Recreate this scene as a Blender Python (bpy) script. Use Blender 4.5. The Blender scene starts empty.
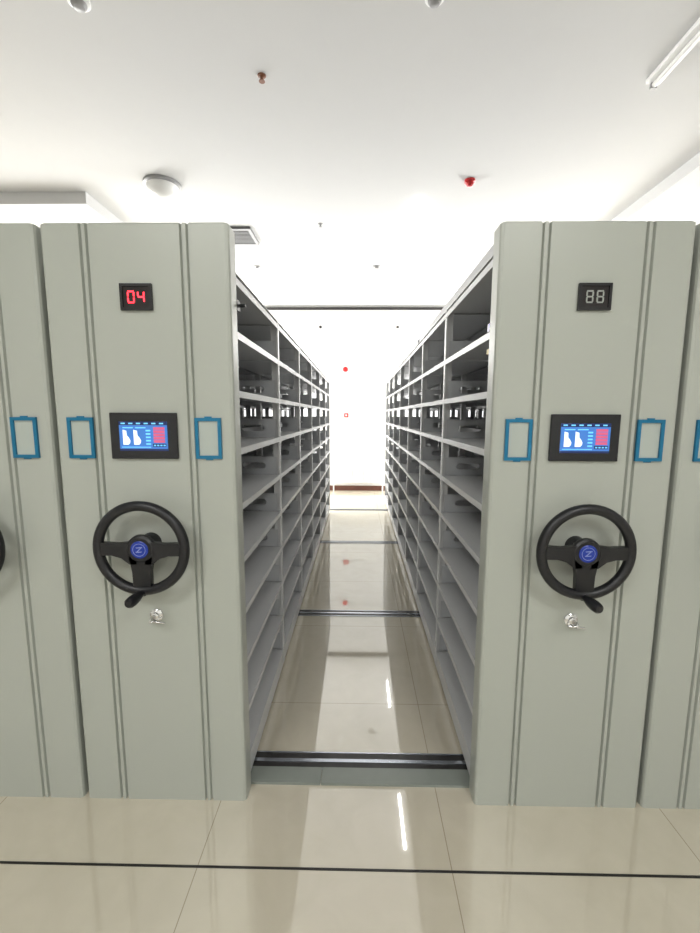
import bpy, bmesh, math
from mathutils import Vector, Matrix, Euler
scene = bpy.context.scene
COL = scene.collection
scene.view_settings.view_transform = 'Standard'
scene.view_settings.exposure = 0.0

# ------------------------------------------------------------ materials
def srgb(r, g, b):
    f = lambda c: (c/255/12.92) if c/255 <= 0.04045 else ((c/255+0.055)/1.055)**2.4
    return (f(r), f(g), f(b), 1)
def mat(name, col, rough=0.5, metal=0.0, emit=None, es=0.0, noise=0.0, nscale=200, bump=0.0, coat=0.0, spec=0.5):
    m = bpy.data.materials.new(name); m.use_nodes = True
    nt = m.node_tree; p = nt.nodes['Principled BSDF']
    p.inputs['Base Color'].default_value = col
    p.inputs['Roughness'].default_value = rough
    p.inputs['Metallic'].default_value = metal
    p.inputs['Specular IOR Level'].default_value = spec
    if coat: p.inputs['Coat Weight'].default_value = coat
    if emit:
        p.inputs['Emission Color'].default_value = emit
        p.inputs['Emission Strength'].default_value = es
    if noise or bump:
        tc = nt.nodes.new('ShaderNodeTexCoord')
        n = nt.nodes.new('ShaderNodeTexNoise'); n.inputs['Scale'].default_value = nscale
        n.inputs['Detail'].default_value = 3
        nt.links.new(tc.outputs['Object'], n.inputs['Vector'])
        if noise:
            mx = nt.nodes.new('ShaderNodeMixRGB'); mx.blend_type = 'MIX'
            mx.inputs[1].default_value = tuple(c*(1-noise) for c in col[:3])+(1,)
            mx.inputs[2].default_value = tuple(min(1, c*(1+noise)) for c in col[:3])+(1,)
            nt.links.new(n.outputs['Fac'], mx.inputs[0]); nt.links.new(mx.outputs[0], p.inputs['Base Color'])
        if bump:
            b = nt.nodes.new('ShaderNodeBump'); b.inputs['Strength'].default_value = bump
            b.inputs['Distance'].default_value = 0.001
            nt.links.new(n.outputs['Fac'], b.inputs['Height']); nt.links.new(b.outputs[0], p.inputs['Normal'])
    return m
M_panel = mat('panel_paint', srgb(170, 174, 166), 0.34, noise=0.03, nscale=350, bump=0.12)
M_rack = mat('rack_paint', srgb(196, 197, 198), 0.35, noise=0.03, nscale=300)
M_rackdark = mat('rack_inner_paint', srgb(172, 174, 177), 0.4, noise=0.03, nscale=300)
M_black = mat('black_plastic', srgb(14, 15, 20), 0.38, noise=0.1, nscale=300)
M_bezel = mat('bezel_plastic', srgb(20, 20, 24), 0.25)
M_glassdk = mat('display_window', srgb(24, 18, 20), 0.15)
M_scr = mat('screen_blue', srgb(40, 90, 160), 0.2, emit=srgb(62, 112, 178), es=0.9)
M_scrW = mat('screen_white', srgb(220, 225, 235), 0.2, emit=srgb(205, 215, 235), es=0.9)
M_scrC = mat('screen_cyan', srgb(90, 170, 220), 0.2, emit=srgb(110, 190, 235), es=0.9)
M_scrP = mat('screen_pink', srgb(190, 80, 110), 0.2, emit=srgb(175, 85, 120), es=0.7)
M_scrD = mat('screen_dark', srgb(15, 30, 70), 0.2, emit=srgb(15, 35, 85), es=0.7)
M_red = mat('led_red', srgb(255, 30, 40), 0.3, emit=(1, 0.03, 0.05, 1), es=3.5)
M_off = mat('led_off', srgb(150, 155, 150), 0.3)
M_blue = mat('label_frame_blue', srgb(25, 112, 150), 0.28, metal=0.35)
M_label = mat('label_insert', srgb(172, 180, 174), 0.35)
M_chrome = mat('chrome', srgb(215, 215, 215), 0.18, metal=1.0)
M_badge = mat('badge_blue', srgb(24, 52, 150), 0.25)
M_badgeW = mat('badge_white', srgb(130, 145, 200), 0.4)
M_rail = mat('rail_black', srgb(28, 26, 26), 0.35, noise=0.2, nscale=60)
M_steel = mat('rail_steel', srgb(175, 180, 190), 0.2, metal=0.95)
M_thr = mat('threshold_tile', srgb(128, 134, 128), 0.3, noise=0.05, nscale=20)
M_wall = mat('wall_paint', srgb(243, 243, 241), 0.8, noise=0.015, nscale=8)
M_ceil = mat('ceiling_paint', srgb(205, 205, 204), 0.85, noise=0.01, nscale=6)
M_base = mat('baseboard_brown', srgb(105, 65, 52), 0.4, noise=0.1, nscale=15)
M_white = mat('white_plastic', srgb(232, 232, 230), 0.35)
M_grey = mat('grey_plastic', srgb(150, 150, 150), 0.45)
M_vent = mat('vent_grey', srgb(105, 105, 105), 0.45)
M_alarm = mat('alarm_red', srgb(190, 25, 30), 0.35)
M_brown = mat('sensor_brown', srgb(120, 75, 50), 0.4)
M_tubeon = mat('tube_lit', (1, 1, 1, 1), 0.5, emit=(1, 0.985, 0.95, 1), es=42)
M_tubeoff = mat('tube_unlit', srgb(225, 225, 222), 0.3)
M_yel = mat('latch_yellow', srgb(200, 170, 60), 0.4)

def tile_mat():
    m = bpy.data.materials.new('floor_tile'); m.use_nodes = True
    nt = m.node_tree; p = nt.nodes['Principled BSDF']
    tc = nt.nodes.new('ShaderNodeTexCoord'); mp = nt.nodes.new('ShaderNodeMapping')
    mp.inputs['Location'].default_value = (-0.36+0.956*20, -1.462+0.956*20, 0)
    nt.links.new(tc.outputs['Object'], mp.inputs['Vector'])
    br = nt.nodes.new('ShaderNodeTexBrick'); br.offset = 0; br.squash = 1
    br.inputs['Scale'].default_value = 1
    br.inputs['Brick Width'].default_value = 0.956; br.inputs['Row Height'].default_value = 0.956
    br.inputs['Mortar Size'].default_value = 0.0016; br.inputs['Mortar Smooth'].default_value = 0
    br.inputs['Color1'].default_value = (0, 0, 0, 1); br.inputs['Color2'].default_value = (0, 0, 0, 1)
    br.inputs['Mortar'].default_value = (1, 1, 1, 1)
    nt.links.new(mp.outputs[0], br.inputs['Vector'])
    n = nt.nodes.new('ShaderNodeTexNoise'); n.inputs['Scale'].default_value = 5; n.inputs['Detail'].default_value = 6
    n.inputs['Distortion'].default_value = 1.2
    nt.links.new(tc.outputs['Object'], n.inputs['Vector'])
    mx = nt.nodes.new('ShaderNodeMixRGB'); mx.inputs[1].default_value = srgb(192, 184, 165); mx.inputs[2].default_value = srgb(207, 200, 182)
    nt.links.new(n.outputs['Fac'], mx.inputs[0])
    m2 = nt.nodes.new('ShaderNodeMixRGB'); m2.inputs[2].default_value = srgb(155, 143, 125)
    nt.links.new(br.outputs['Color'], m2.inputs[0]); nt.links.new(mx.outputs[0], m2.inputs[1])
    nt.links.new(m2.outputs[0], p.inputs['Base Color'])
    p.inputs['Roughness'].default_value = 0.03
    p.inputs['IOR'].default_value = 2.0
    p.inputs['Specular IOR Level'].default_value = 0.7
    return m
M_tile = tile_mat()

# ------------------------------------------------------------ mesh helpers
def bx(bm, x0, x1, y0, y1, z0, z1):
    v = [bm.verts.new(c) for c in ((x0,y0,z0),(x1,y0,z0),(x1,y1,z0),(x0,y1,z0),(x0,y0,z1),(x1,y0,z1),(x1,y1,z1),(x0,y1,z1))]
    for f in ((3,2,1,0),(4,5,6,7),(0,1,5,4),(1,2,6,5),(2,3,7,6),(3,0,4,7)):
        bm.faces.new([v[i] for i in f])
def cyl(bm, p0, p1, r0, r1=None, seg=24):
    r1 = r0 if r1 is None else r1
    p0 = Vector(p0); p1 = Vector(p1); d = (p1-p0)
    q = d.to_track_quat('Z', 'Y')
    rings = []
    for p, r in ((p0, r0), (p1, r1)):
        rings.append([bm.verts.new(p+q@Vector((r*math.cos(2*math.pi*i/seg), r*math.sin(2*math.pi*i/seg), 0))) for i in range(seg)])
    for i in range(seg):
        j = (i+1) % seg
        bm.faces.new((rings[0][i], rings[0][j], rings[1][j], rings[1][i]))
    bm.faces.new(list(reversed(rings[0]))); bm.faces.new(rings[1])
def lathe(bm, origin, axis, prof, seg=32):
    o = Vector(origin); q = Vector(axis).to_track_quat('Z', 'Y')
    rings = [[bm.verts.new(o+q@Vector((r*math.cos(2*math.pi*i/seg), r*math.sin(2*math.pi*i/seg), h))) for i in range(seg)] for r, h in prof]
    for a, b in zip(rings, rings[1:]):
        for i in range(seg):
            j = (i+1) % seg
            bm.faces.new((a[i], a[j], b[j], b[i]))
    bm.faces.new(list(reversed(rings[0]))); bm.faces.new(rings[-1])
def torus_y(bm, c, R, r, sR=64, sr=16, sy=1.0):
    g = []
    for i in range(sR):
        a = 2*math.pi*i/sR; row = []
        for k in range(sr):
            b = 2*math.pi*k/sr; rr = R+r*math.cos(b)
            row.append(bm.verts.new((c[0]+rr*math.cos(a), c[1]+r*sy*math.sin(b), c[2]+rr*math.sin(a))))
        g.append(row)
    for i in range(sR):
        for k in range(sr):
            i2 = (i+1) % sR; k2 = (k+1) % sr
            bm.faces.new((g[i][k], g[i2][k], g[i2][k2], g[i][k2]))
def prism(bm, pts, y0, y1):
    a = [bm.verts.new((x, y0, z)) for x, z in pts]; b = [bm.verts.new((x, y1, z)) for x, z in pts]
    n = len(pts)
    for i in range(n):
        j = (i+1) % n
        bm.faces.new((a[i], a[j], b[j], b[i]))
    bm.faces.new(a); bm.faces.new(list(reversed(b)))
def mesh(bm, name, m, smooth=False, recalc=True):
    if recalc: bmesh.ops.recalc_face_normals(bm, faces=bm.faces)
    me = bpy.data.meshes.new(name); bm.to_mesh(me); bm.free()
    me.materials.append(m)
    if smooth:
        for p in me.polygons: p.use_smooth = True
        try: me.set_sharp_from_angle(angle=math.radians(35))
        except Exception: pass
    return me
def obj(name, me, parent=None, loc=(0, 0, 0), bevel=0):
    o = bpy.data.objects.new(name, me); COL.objects.link(o); o.location = loc
    if parent: o.parent = parent
    if bevel:
        b = o.modifiers.new('bevel', 'BEVEL'); b.width = bevel; b.segments = 2; b.limit_method = 'ANGLE'
    return o
def empty(name, loc):
    e = bpy.data.objects.new(name, None); COL.objects.link(e); e.location = loc; e.empty_display_size = 0.1
    return e
def boxes(name, lst, m):
    bm = bmesh.new()
    for b in lst: bx(bm, *b)
    return mesh(bm, name, m, recalc=False)

# ------------------------------------------------------------ shared meshes for shelving unit
H = 2.388; PW = 0.353; PD = 0.085
def panel_mesh():
    prof = [(-PW, PD), (-PW, 0.014), (-PW+0.004, 0.005), (-PW+0.014, 0)]
    for gx in (-0.200, -0.176, 0.176, 0.200):
        prof += [(gx-0.006, 0), (gx-0.002, 0.012), (gx+0.002, 0.012), (gx+0.006, 0)]
    prof += [(PW-0.014, 0), (PW-0.004, 0.005), (PW, 0.014), (PW, PD)]
    bm = bmesh.new()
    a = [bm.verts.new((x, y, 0.0)) for x, y in prof]; b = [bm.verts.new((x, y, H-0.006)) for x, y in prof]
    c = [bm.verts.new((x*0.985, y+0.006 if y < 0.05 else y, H)) for x, y in prof]
    n = len(prof)
    for i in range(n-1):
        bm.faces.new((a[i], a[i+1], b[i+1], b[i])); bm.faces.new((b[i], b[i+1], c[i+1], c[i]))
    bm.faces.new((a[-1], a[0], b[0], b[-1])); bm.faces.new((b[-1], b[0], c[0], c[-1]))
    bm.faces.new(c); bm.faces.new(list(reversed(a)))
    return mesh(bm, 'front_panel', M_panel)
ME_panel = panel_mesh()

def wheel_mesh():
    bm = bmesh.new(); Y = -0.085
    torus_y(bm, (0, Y, 0), 0.168, 0.0195)
    for s in (-1, 1):
        pts = [(s*0.030, 0.030), (s*0.09, 0.022), (s*0.168, 0.026), (s*0.168, -0.026), (s*0.11, -0.026), (s*0.075, -0.036), (s*0.045, -0.060), (s*0.015, -0.06)]
        if s < 0: pts.reverse()
        prism(bm, pts, Y-0.012, Y+0.012)
    prism(bm, [(-0.046, -0.03), (0.046, -0.03), (0.036, -0.09), (0.034, -0.168), (-0.034, -0.168), (-0.036, -0.09)], Y-0.012, Y+0.012)
    lathe(bm, (0, -0.0, 0), (0, -1, 0), [(0.042, 0), (0.038, 0.02), (0.030, 0.055), (0.050, 0.066), (0.056, 0.080), (0.054, 0.094), (0.046, 0.100)], 36)
    lathe(bm, (0.0, Y+0.01, -0.173), (-0.0, -1, 0), [(0.018, 0), (0.018, 0.016), (0.011, 0.022), (0.013, 0.04), (0.019, 0.07), (0.021, 0.10), (0.019, 0.122), (0.012, 0.132)], 24)
    return mesh(bm, 'steering_wheel', M_black, smooth=True)
ME_wheel = wheel_mesh()
bm = bmesh.new(); lathe(bm, (0, -0.0995, 0), (0, -1, 0), [(0.034, 0), (0.034, 0.003), (0.031, 0.005)], 36); ME_badge = mesh(bm, 'wheel_badge', M_badge)
bm = bmesh.new()
for p in ([(-0.012, 0.010), (0.013, 0.012), (0.013, 0.009), (-0.010, 0.007)], [(0.010, 0.009), (0.005, 0.008), (-0.010, -0.007), (-0.006, -0.008)], [(-0.013, -0.007), (0.011, -0.006), (0.009, -0.009), (-0.012, -0.010)]):
    prism(bm, p, -0.1055, -0.104)
torus_y(bm, (0, -0.1045, 0), 0.024, 0.0010, 32, 6)
ME_badgeW = mesh(bm, 'wheel_badge_mark', M_badgeW)

def label_meshes():
    w, h, t = 0.051, 0.080, 0.013
    bm = bmesh.new()
    bx(bm, -w, w, -0.010, 0, h-t, h); bx(bm, -w, w, -0.010, 0, -h, -h+t)
    bx(bm, -w, -w+t, -0.010, 0, -h+t, h-t); bx(bm, w-t, w, -0.010, 0, -h+t, h-t)
    bx(bm, -0.014, 0.014, -0.004, 0, h, h+0.005); bx(bm, -0.014, 0.014, -0.004, 0, -h-0.005, -h)
    a = mesh(bm, 'label_frame', M_blue)
    b = boxes('label_card', [(-w+t, w-t, -0.003, -0.001, -h+t, h-t)], M_label)
    return a, b
ME_lab, ME_card = label_meshes()

ME_bez = boxes('screen_bezel', [(-0.131, 0.131, -0.014, 0, -0.09, 0.09)], M_bezel)
ME_s = boxes('screen_glass', [(-0.094, 0.094, -0.0155, -0.014, -0.058, 0.056)], M_scr)
ME_sD = boxes('screen_header', [(-0.094, 0.094, -0.0162, -0.0155, 0.042, 0.056), (-0.094, 0.094, -0.0162, -0.0155, -0.058, -0.050), (0.036, 0.088, -0.0160, -0.0155, -0.042, -0.030)], M_scrD)
bm = bmesh.new()
for ox in (-0.080, -0.038):
    prism(bm, [(ox, -0.034), (ox, 0.024), (ox+0.014, 0.020), (ox+0.015, 0.002), (ox+0.022, -0.006), (ox+0.028, -0.018), (ox+0.026, -0.028), (ox+0.020, -0.034)], -0.0164, -0.0155)
ME_sW = mesh(bm, 'screen_cards', M_scrW)
ME_sC = boxes('screen_icons', [(-0.086+0.03*i, -0.070+0.03*i, -0.0165, -0.0163, 0.046, 0.051) for i in range(6)] +
              [(0.010, 0.028, -0.0164, -0.0155, -0.034+0.013*i, -0.028+0.013*i) for i in range(5)] +
              [(0.040+0.0125*i, 0.048+0.0125*i, -0.0165, -0.0160, -0.039, -0.034) for i in range(4)] +
              [(-0.086, 0.028, -0.0164, -0.0155, -0.045, -0.042), (-0.080, -0.040, -0.0164, -0.0155, 0.030, 0.034), (-0.03, 0.01, -0.0164, -0.0155, 0.030, 0.034)], M_scrC)
ME_sP = boxes('screen_map', [(0.040, 0.084, -0.0165, -0.0155, -0.026+0.0125*j, -0.0155+0.0125*j) for j in range(5)], M_scrP)

ME_dbez = boxes('display_bezel', [(-0.060, 0.060, -0.012, 0, 0.038, 0.048), (-0.060, 0.060, -0.012, 0, -0.048, -0.038), (-0.060, -0.050, -0.012, 0, -0.038, 0.038), (0.050, 0.060, -0.012, 0, -0.038, 0.038)], M_bezel)
ME_dwin = boxes('display_window', [(-0.050, 0.050, -0.008, 0, -0.038, 0.038)], M_glassdk)
SEG = {'0': 'abcdef', '4': 'bcfg', '8': 'abcdefg'}
def digits(txt, m):
    bm = bmesh.new()
    for i, ch in enumerate(txt):
        cx = -0.019+0.038*i; w = 0.011; h = 0.020; t = 0.0026
        S = {'a': (-w, w, h-t, h+t), 'g': (-w, w, -t, t), 'd': (-w, w, -h-t, -h+t),
             'f': (-w-t, -w+t, t, h-t), 'b': (w-t, w+t, t, h-t), 'e': (-w-t, -w+t, -h+t, -t), 'c': (w-t, w+t, -h+t, -t)}
        for s in SEG[ch]:
            a = S[s]; bx(bm, cx+a[0], cx+a[1], -0.0095, -0.008, a[2], a[3])
    return mesh(bm, 'digits', m, recalc=False)

bm = bmesh.new()
lathe(bm, (0, 0, 0), (0, -1, 0), [(0.027, 0), (0.027, 0.006), (0.022, 0.010), (0.016, 0.012), (0.016, 0.022), (0.013, 0.024)], 28)
bx(bm, -0.003, 0.003, -0.050, -0.022, -0.010, 0.010)
lathe(bm, (0.0, -0.05, -0.0), (1, 0, 0), [(0.012, -0.003), (0.014, 0), (0.012, 0.003)], 20)
cyl(bm, (-0.02, -0.024, -0.018), (0.045, -0.03, -0.022), 0.006, 0.004, 12)
ME_lock = mesh(bm, 'door_lock', M_chrome, smooth=True)

BAY = 0.95; HW = 0.346; Y0 = PD
LEV = [0.135+0.235*i for i in range(9)]
RAILS = [1.98, 3.60, 5.72, 7.75]
def rack_meshes(nb, top):
    L = nb*BAY; y1 = Y0+L
    fr = []
    for b in range(nb+1):
        y = Y0+b*BAY; ya, yb = max(Y0, y-0.02), min(y1, y+0.02)
        for sx in (-1, 1):
            xa, xb = sorted((sx*HW, sx*(HW-0.012))); fr.append((xa, xb, ya, yb, 0.04, top))
            xa, xb = sorted((sx*(HW-0.012), sx*(HW-0.045))); fr.append((xa, xb, y-0.001 if 0 < b < nb else ya, (y+0.001) if 0 < b < nb else ya+0.003, 0.04, top))
        fr.append((-0.02, 0.02, ya, yb, 0.04, top))
    fr.append((-HW+0.004, HW-0.004, Y0, y1, 0.03, 0.115))
    ME_f = boxes('rack_frame', fr, M_rack)
    sh = []
    for z in LEV+[top-0.02]:
        for b in range(nb):
            ya = Y0+b*BAY+0.022; yb = Y0+(b+1)*BAY-0.022
            for sx in (-1, 1):
                xa, xb = sorted((sx*(HW-0.002), sx*0.012)); sh.append((xa, xb, ya, yb, z, z+0.004))
                xa, xb = sorted((sx*(HW-0.0005), sx*(HW-0.003))); sh.append((xa, xb, ya, yb, z-0.024, z+0.004))
                if z < top-0.1:
                    xa, xb = sorted((sx*0.012, sx*0.016)); sh.append((xa, xb, ya, yb, z, z+0.045))
    sh.append((-HW, HW, Y0, y1, top-0.004, top))
    ME_s_ = boxes('shelf_boards', sh, M_rack)
    bm = bmesh.new()
    for b in range(nb+1):
        for z in LEV:
            zc = z+0.060; hz = 0.056
            for sx in (-1, 1):
                xc = sx*0.178; hx = 0.145
                for dy in ((-0.012, 0.012) if 0 < b < nb else ((0.012,) if b == 0 else (-0.012,))):
                    y = Y0+b*BAY+dy; N = 28; out = []; inn = []
                    for i in range(N):
                        a = 2*math.pi*(i+0.5)/N; ca, sa = math.cos(a), math.sin(a)
                        s = max(abs(ca), abs(sa)); ox, oz = ca/s*hx, sa/s*hz
                        ix = ca*0.020 + (0.055 if ca > 0 else -0.055); iz = sa*0.020
                        out.append(bm.verts.new((xc+ox, y, zc+oz))); inn.append(bm.verts.new((xc+ix, y, zc+iz)))
                    for i in range(N):
                        j = (i+1) % N; bm.faces.new((out[i], out[j], inn[j], inn[i]))
    ME_b = mesh(bm, 'shelf_brackets', M_rackdark)
    bm = bmesh.new()
    for yy in RAILS:
        y = yy-1.75
        if y < y1-0.1:
            for sx in (-0.25, 0.25): cyl(bm, (sx, y-0.015, 0.036), (sx, y+0.015, 0.036), 0.03, None, 16)
    ME_w = mesh(bm, 'chassis_wheels', M_steel)
    return ME_f, ME_s_, ME_b, ME_w
R6 = rack_meshes(6, 2.245); R7 = rack_meshes(7, 2.31)

def unit(cx, racks, txt, on):
    u = empty('mobile_shelving_unit', (cx, 1.75, 0))
    obj('front_panel', ME_panel, u)
    z = 1.172
    obj('steering_wheel', ME_wheel, u, (0, 0, z)); obj('wheel_badge', ME_badge, u, (0, 0, z)); obj('wheel_badge_mark', ME_badgeW, u, (0, 0, z))
    for sx in (-1, 1):
        obj('label_frame', ME_lab, u, (sx*0.251, 0, 1.594)); obj('label_card', ME_card, u, (sx*0.251, 0, 1.594))
    for n, m in (('screen_bezel', ME_bez), ('screen_glass', ME_s), ('screen_header', ME_sD), ('screen_cards', ME_sW), ('screen_icons', ME_sC), ('screen_map', ME_sP)):
        obj(n, m, u, (0.0, 0, 1.603), bevel=0.003 if n == 'screen_bezel' else 0)
    for n, m in (('display_bezel', ME_dbez), ('display_window', ME_dwin), ('digits', digits(txt, M_red if on else M_off))):
        obj(n, m, u, (0.0, 0, 2.122))
    obj('door_lock', ME_lock, u, (0.004, 0, 0.862))
    for n, m in zip(('rack_frame', 'shelf_boards', 'shelf_brackets', 'chassis_wheels'), racks): obj(n, m, u)
    return u
CL, CR = -0.836, 0.868; PITCH = 0.726
uL = unit(CL, R6, '04', True)
uR = unit(CR, R7, '88', False)
unit(CL-PITCH, R6, '04', True); unit(CR+PITCH, R7, '88', False)
unit(CL-2*PITCH, R6, '88', False); unit(CR+2*PITCH, R7, '88', False)

bm = bmesh.new(); cyl(bm, (0.346, 0.12, 2.12), (0.38, 0.12, 2.12), 0.007, 0.007, 12); bx(bm, 0.346, 0.352, 0.095, 0.14, 2.10, 2.14)
obj('side_latch', mesh(bm, 'side_latch', M_black), uL)
obj('side_sticker', boxes('side_sticker', [(-0.350, -0.3465, 0.10, 0.13, 2.02, 2.05)], M_badge), uR)
obj('side_latch', boxes('side_latch', [(-0.352, -0.3465, 0.09, 0.12, 1.93, 1.95)], M_yel), uR)
bm = bmesh.new()
for a, b in ((0.09, 2.2), (2.3, 3.6), (3.7, 6.7)):
    prism(bm, [(-0.345, 2.311), (-0.345, 2.35), (-0.30, 2.37), (0.30, 2.37), (0.345, 2.35), (0.345, 2.311)], a, b)
obj('dust_cover', mesh(bm, 'dust_cover', M_rackdark), uR)

# ------------------------------------------------------------ room
XL, XR, YB, YF, ZC = -6.0, 6.0, -4.0, 9.8, 4.0
T = 0.15
obj('floor', boxes('floor', [(XL-T, XR+T, YB-T, YF+T, -0.1, 0)], M_tile))
obj('ceiling', boxes('ceiling', [(XL-T, XR+T, YB-T, YF+T, ZC, ZC+0.1)], M_ceil))
obj('wall_near', boxes('wall_near', [(XL-T, XR+T, YB-T, YB, 0, ZC)], M_wall))
FX0, FX1, FZ0, FZ1 = 0.80, 3.0, 0.5, 3.6
obj('wall_far', boxes('wall_far', [(XL-T, -FX1, YF, YF+T, 0, ZC), (FX1, XR+T, YF, YF+T, 0, ZC), (-FX0, FX0, YF, YF+T, 0, ZC),
    (-FX1, -FX0, YF, YF+T, 0, FZ0), (FX0, FX1, YF, YF+T, 0, FZ0), (-FX1, -FX0, YF, YF+T, FZ1, ZC), (FX0, FX1, YF, YF+T, FZ1, ZC)], M_wall))
WY0, WY1, WZ0, WZ1 = 7.6, 9.6, 0.9, 3.3
for nm, xa, xb in (('wall_left', XL-T, XL), ('wall_right', XR, XR+T)):
    obj(nm, boxes(nm, [(xa, xb, YB, WY0, 0, ZC), (xa, xb, WY1, YF, 0, ZC), (xa, xb, WY0, WY1, 0, WZ0), (xa, xb, WY0, WY1, WZ1, ZC)], M_wall))
for k, xa in ((1, XL-0.10), (2, XR+0.04)):
    l = [(xa, xa+0.06, WY0, WY0+0.06, WZ0, WZ1), (xa, xa+0.06, WY1-0.06, WY1, WZ0, WZ1), (xa, xa+0.06, WY0, WY1, WZ0, WZ0+0.06), (xa, xa+0.06, WY0, WY1, WZ1-0.06, WZ1),
         (xa, xa+0.06, WY0+0.97, WY0+1.03, WZ0, WZ1)]
    obj('window_%d' % k, boxes('window_%d' % k, l, M_white))
for k, s in ((3, -1), (4, 1)):
    xa, xb = sorted((s*FX0, s*FX1)); ya, yb = YF+0.04, YF+0.09; xm = (xa+xb)/2
    l = [(xa, xa+0.06, ya, yb, FZ0, FZ1), (xb-0.06, xb, ya, yb, FZ0, FZ1), (xa, xb, ya, yb, FZ0, FZ0+0.06), (xa, xb, ya, yb, FZ1-0.06, FZ1), (xm-0.03, xm+0.03, ya, yb, FZ0, FZ1)]
    obj('window_%d' % k, boxes('window_%d' % k, l, M_white))
obj('trim_1', boxes('trim_1', [(XL, -2.88, 4.95, YF, 3.88, ZC)], M_ceil))
obj('trim_2', boxes('trim_2', [(3.0, XR, YB, YF, 3.88, ZC)], M_ceil))
obj('baseboard_far', boxes('baseboard_far', [(XL, XR, YF-0.015, YF, 0, 0.11)], M_base))
obj('baseboard_left', boxes('baseboard_left', [(XL, XL+0.015, YB, YF-0.015, 0, 0.11)], M_base))
obj('baseboard_right', boxes('baseboard_right', [(XR-0.015, XR, YB, YF-0.015, 0, 0.11)], M_base))
obj('trim_3', boxes('trim_3', [(-3.2, 3.2, YF-0.05, YF, 3.91, 3.96)], M_rail))
obj('trim_4', boxes('trim_4', [(XL+0.02, XR-0.02, 1.459, 1.468, 0.0, 0.002)], M_rail))
obj('trim_5', boxes('trim_5', [(-3.2, -0.165, 1.838, 1.93, 0.0, 0.012), (-0.162, 3.2, 1.838, 1.93, 0.0, 0.012)], M_thr))

for i, ry in enumerate(RAILS):
    e = empty('floor_rail', (0, ry, 0)); w = 0.048
    obj('rail_bed', boxes('rail_bed', [(-3.2, 3.2, -w, w, 0, 0.003)], M_rail), e)
    obj('rail_head', boxes('rail_head', [(-3.2, 3.2, -0.010, 0.010, 0.003, 0.006), (-3.2, 3.2, w, w+0.008, 0, 0.005), (-3.2, 3.2, -w-0.008, -w, 0, 0.005)], M_steel), e)

def tube(x, y0, y1, on):
    e = empty('fluorescent_light', (x, y0, ZC))
    L = y1-y0
    if on:   # slim batten sitting flat on the ceiling
        obj('housing', boxes('housing', [(-0.022, 0.022, 0, L, -0.008, 0)], M_white), e)
        bm = bmesh.new(); cyl(bm, (0, 0.01, -0.012), (0, L-0.01, -0.012), 0.013, 0.013, 14)
        obj('tube', mesh(bm, 'tube', M_tubeon, smooth=True), e)
    else:
        obj('housing', boxes('housing', [(-0.05, 0.05, 0, L, -0.03, 0)], M_white), e, bevel=0.004)
        bm = bmesh.new(); cyl(bm, (0, 0.02, -0.045), (0, L-0.02, -0.045), 0.017, 0.017, 14)
        obj('tube', mesh(bm, 'tube', M_tubeoff, smooth=True), e)
        obj('end_caps', boxes('end_caps', [(-0.02, 0.02, 0, 0.02, -0.063, -0.03), (-0.02, 0.02, L-0.02, L, -0.063, -0.03)], M_grey), e)
for a, b in ((5.1, 5.95), (7.95, 8.8)): tube(0.65, a, b, True)
tube(2.03, 2.25, 3.46, False)

e = empty('ceiling_dome_lamp', (-2.0, 4.80, ZC))
bm = bmesh.new(); lathe(bm, (0, 0, 0), (0, 0, -1), [(0.18, 0), (0.18, 0.02), (0.165, 0.03)], 40); obj('base', mesh(bm, 'base', M_grey, smooth=True), e)
bm = bmesh.new(); lathe(bm, (0, 0, -0.03), (0, 0, -1), [(0.155*math.cos(a), 0.11*math.sin(a)) for a in [i*math.pi/2/10 for i in range(10)]]+[(0.005, 0.11)], 40); obj('diffuser', mesh(bm, 'diffuser', M_white, smooth=True), e)

def sensor(name, x, y, r, h, m, m2=None):
    e = empty(name, (x, y, ZC))
    bm = bmesh.new(); lathe(bm, (0, 0, 0), (0, 0, -1), [(r, 0), (r, h*0.35), (r*0.85, h*0.45)], 28); obj('base', mesh(bm, 'base', m2 or M_white, smooth=True), e)
    bm = bmesh.new(); lathe(bm, (0, 0, -h*0.45), (0, 0, -1), [(r*0.7, 0), (r*0.68, h*0.2), (r*0.5, h*0.45), (r*0.15, h*0.55)], 28); obj('sensing_head', mesh(bm, 'sensing_head', m, smooth=True), e)
sensor('smoke_detector', -1.59, 2.82, 0.06, 0.05, M_grey)
sensor('smoke_detector', 0.41, 2.82, 0.055, 0.05, M_grey)
sensor('fire_alarm_beacon', 1.09, 4.76, 0.052, 0.06, M_alarm, M_alarm)
def sprinkler(x, y, r, m):
    e = empty('sprinkler_head', (x, y, ZC))
    bm = bmesh.new(); lathe(bm, (0, 0, 0), (0, 0, -1), [(r, 0), (r*0.9, 0.006), (r*0.35, 0.012), (r*0.3, 0.03)], 20); lathe(bm, (0, 0, -0.03), (0, 0, -1), [(r*0.3, 0), (r*0.7, 0.004), (r*0.7, 0.008)], 20)
    obj('head', mesh(bm, 'head', m, smooth=True), e)
sprinkler(-0.68, 3.39, 0.03, M_brown); sprinkler(-1.61, 7.3, 0.07, M_grey); sprinkler(0.27, 7.3, 0.07, M_grey); sprinkler(-0.48, 5.75, 0.03, M_grey)
e = empty('ceiling_air_vent', (-1.62, 6.08, ZC))
l = [(-0.26, 0.26, -0.26, -0.22, -0.03, 0), (-0.26, 0.26, 0.22, 0.26, -0.03, 0), (-0.26, -0.22, -0.22, 0.22, -0.03, 0), (0.22, 0.26, -0.22, 0.22, -0.03, 0)]
obj('vent_frame', boxes('vent_frame', l, M_vent), e)
obj('vent_slats', boxes('vent_slats', [(-0.22, 0.22, -0.205+0.043*i, -0.19+0.043*i, -0.026, -0.004) for i in range(10)], M_vent), e)
obj('vent_back', boxes('vent_back', [(-0.22, 0.22, -0.22, 0.22, -0.003, 0)], M_rail), e)

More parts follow.
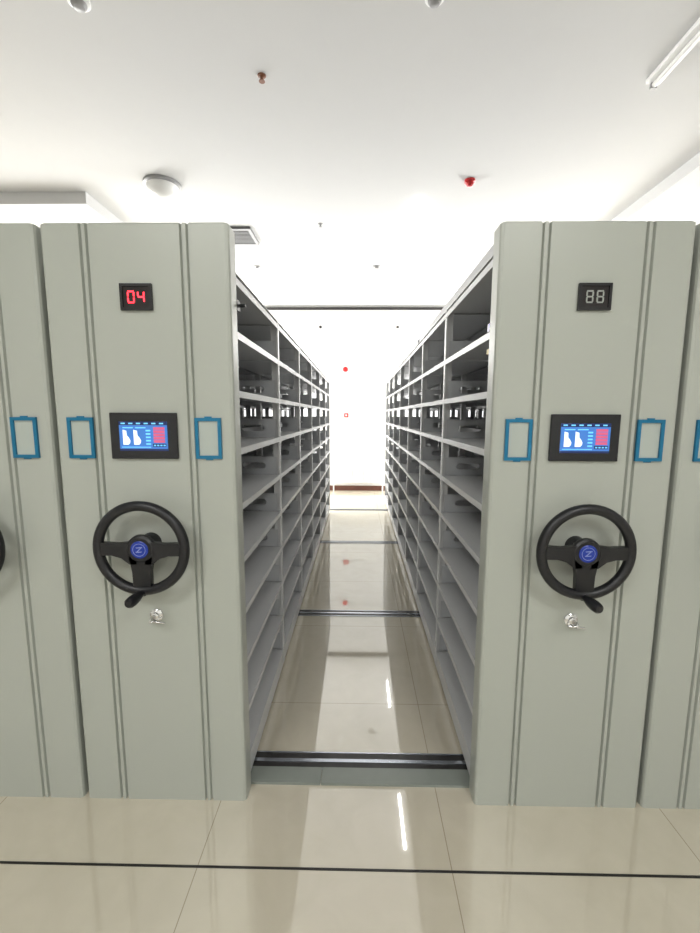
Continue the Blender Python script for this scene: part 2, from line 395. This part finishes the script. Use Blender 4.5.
e = empty('fire_alarm_bell', (-0.29, YF, 2.67))
bm = bmesh.new(); lathe(bm, (0, 0, 0), (0, -1, 0), [(0.055, 0), (0.055, 0.03), (0.045, 0.05), (0.03, 0.06)], 32); obj('bell', mesh(bm, 'bell', M_alarm, smooth=True), e)
e = empty('manual_call_point', (-0.27, YF, 1.68))
obj('box', boxes('box', [(-0.045, 0.045, -0.04, 0, -0.045, 0.045)], M_alarm), e, bevel=0.006)
obj('press_plate', boxes('press_plate', [(-0.02, 0.02, -0.044, -0.04, -0.02, 0.02)], M_white), e)
e = empty('radiator', (0, YF-0.03, 0))
l = [(-0.6+0.08*i, -0.528+0.08*i, -0.12, -0.05, 0.2, 0.8) for i in range(15)]+[(-0.6, 0.58, -0.10, -0.07, 0.24, 0.28), (-0.6, 0.58, -0.10, -0.07, 0.72, 0.76), (-0.56, -0.53, -0.10, -0.06, 0, 0.24), (0.53, 0.56, -0.10, -0.06, 0, 0.24)]
obj('fins', boxes('fins', l, M_white), e)

# ------------------------------------------------------------ lights
def area(name, loc, rot, sx, sy, power, col=(1, 1, 1)):
    L = bpy.data.lights.new(name, 'AREA'); L.shape = 'RECTANGLE'; L.size = sx; L.size_y = sy; L.energy = power; L.color = col
    o = bpy.data.objects.new(name, L); COL.objects.link(o); o.location = loc; o.rotation_euler = rot
    return o
hp = math.pi/2
area('window_daylight', (XL-0.12, 8.6, 2.1), (0, -hp, 0), 2.4, 2.0, 640, (1, 0.99, 0.97))
area('window_daylight', (XR+0.12, 8.6, 2.1), (0, hp, 0), 2.4, 2.0, 640, (1, 0.99, 0.97))
for s in (-1, 1):
    area('window_daylight', (s*(FX0+FX1)/2, YF+0.13, (FZ0+FZ1)/2), (-hp, 0, 0), FX1-FX0, FZ1-FZ0, 160, (1, 0.985, 0.95))
area('front_fill_light', (-1.6, -1.6, ZC-0.03), (0, 0, 0), 1.2, 1.2, 85, (1, 1, 0.98))  # unseen soft fill pair, added behind the camera to light the cabinet fronts
area('front_fill_light', (1.6, -1.6, ZC-0.03), (0, 0, 0), 1.2, 1.2, 85, (1, 1, 0.98))

w = bpy.data.worlds.new('World'); scene.world = w; w.use_nodes = True
w.node_tree.nodes['Background'].inputs[0].default_value = (1, 1, 1, 1); w.node_tree.nodes['Background'].inputs[1].default_value = 1.8

# ------------------------------------------------------------ camera
cam = bpy.data.cameras.new('Camera'); co = bpy.data.objects.new('Camera', cam); COL.objects.link(co)
cam.sensor_fit = 'VERTICAL'; cam.sensor_height = 36; cam.lens = 438/933*36
cam.clip_start = 0.05; cam.shift_y = 0.0091; cam.shift_x = -0.0010
R = Matrix.Rotation(math.radians(0.95), 4, 'Z') @ Matrix.Rotation(math.radians(90-7.8), 4, 'X') @ Matrix.Rotation(math.radians(0.22), 4, 'Z')
co.matrix_world = Matrix.Translation((0, 0.04, 1.687)) @ R
scene.camera = co
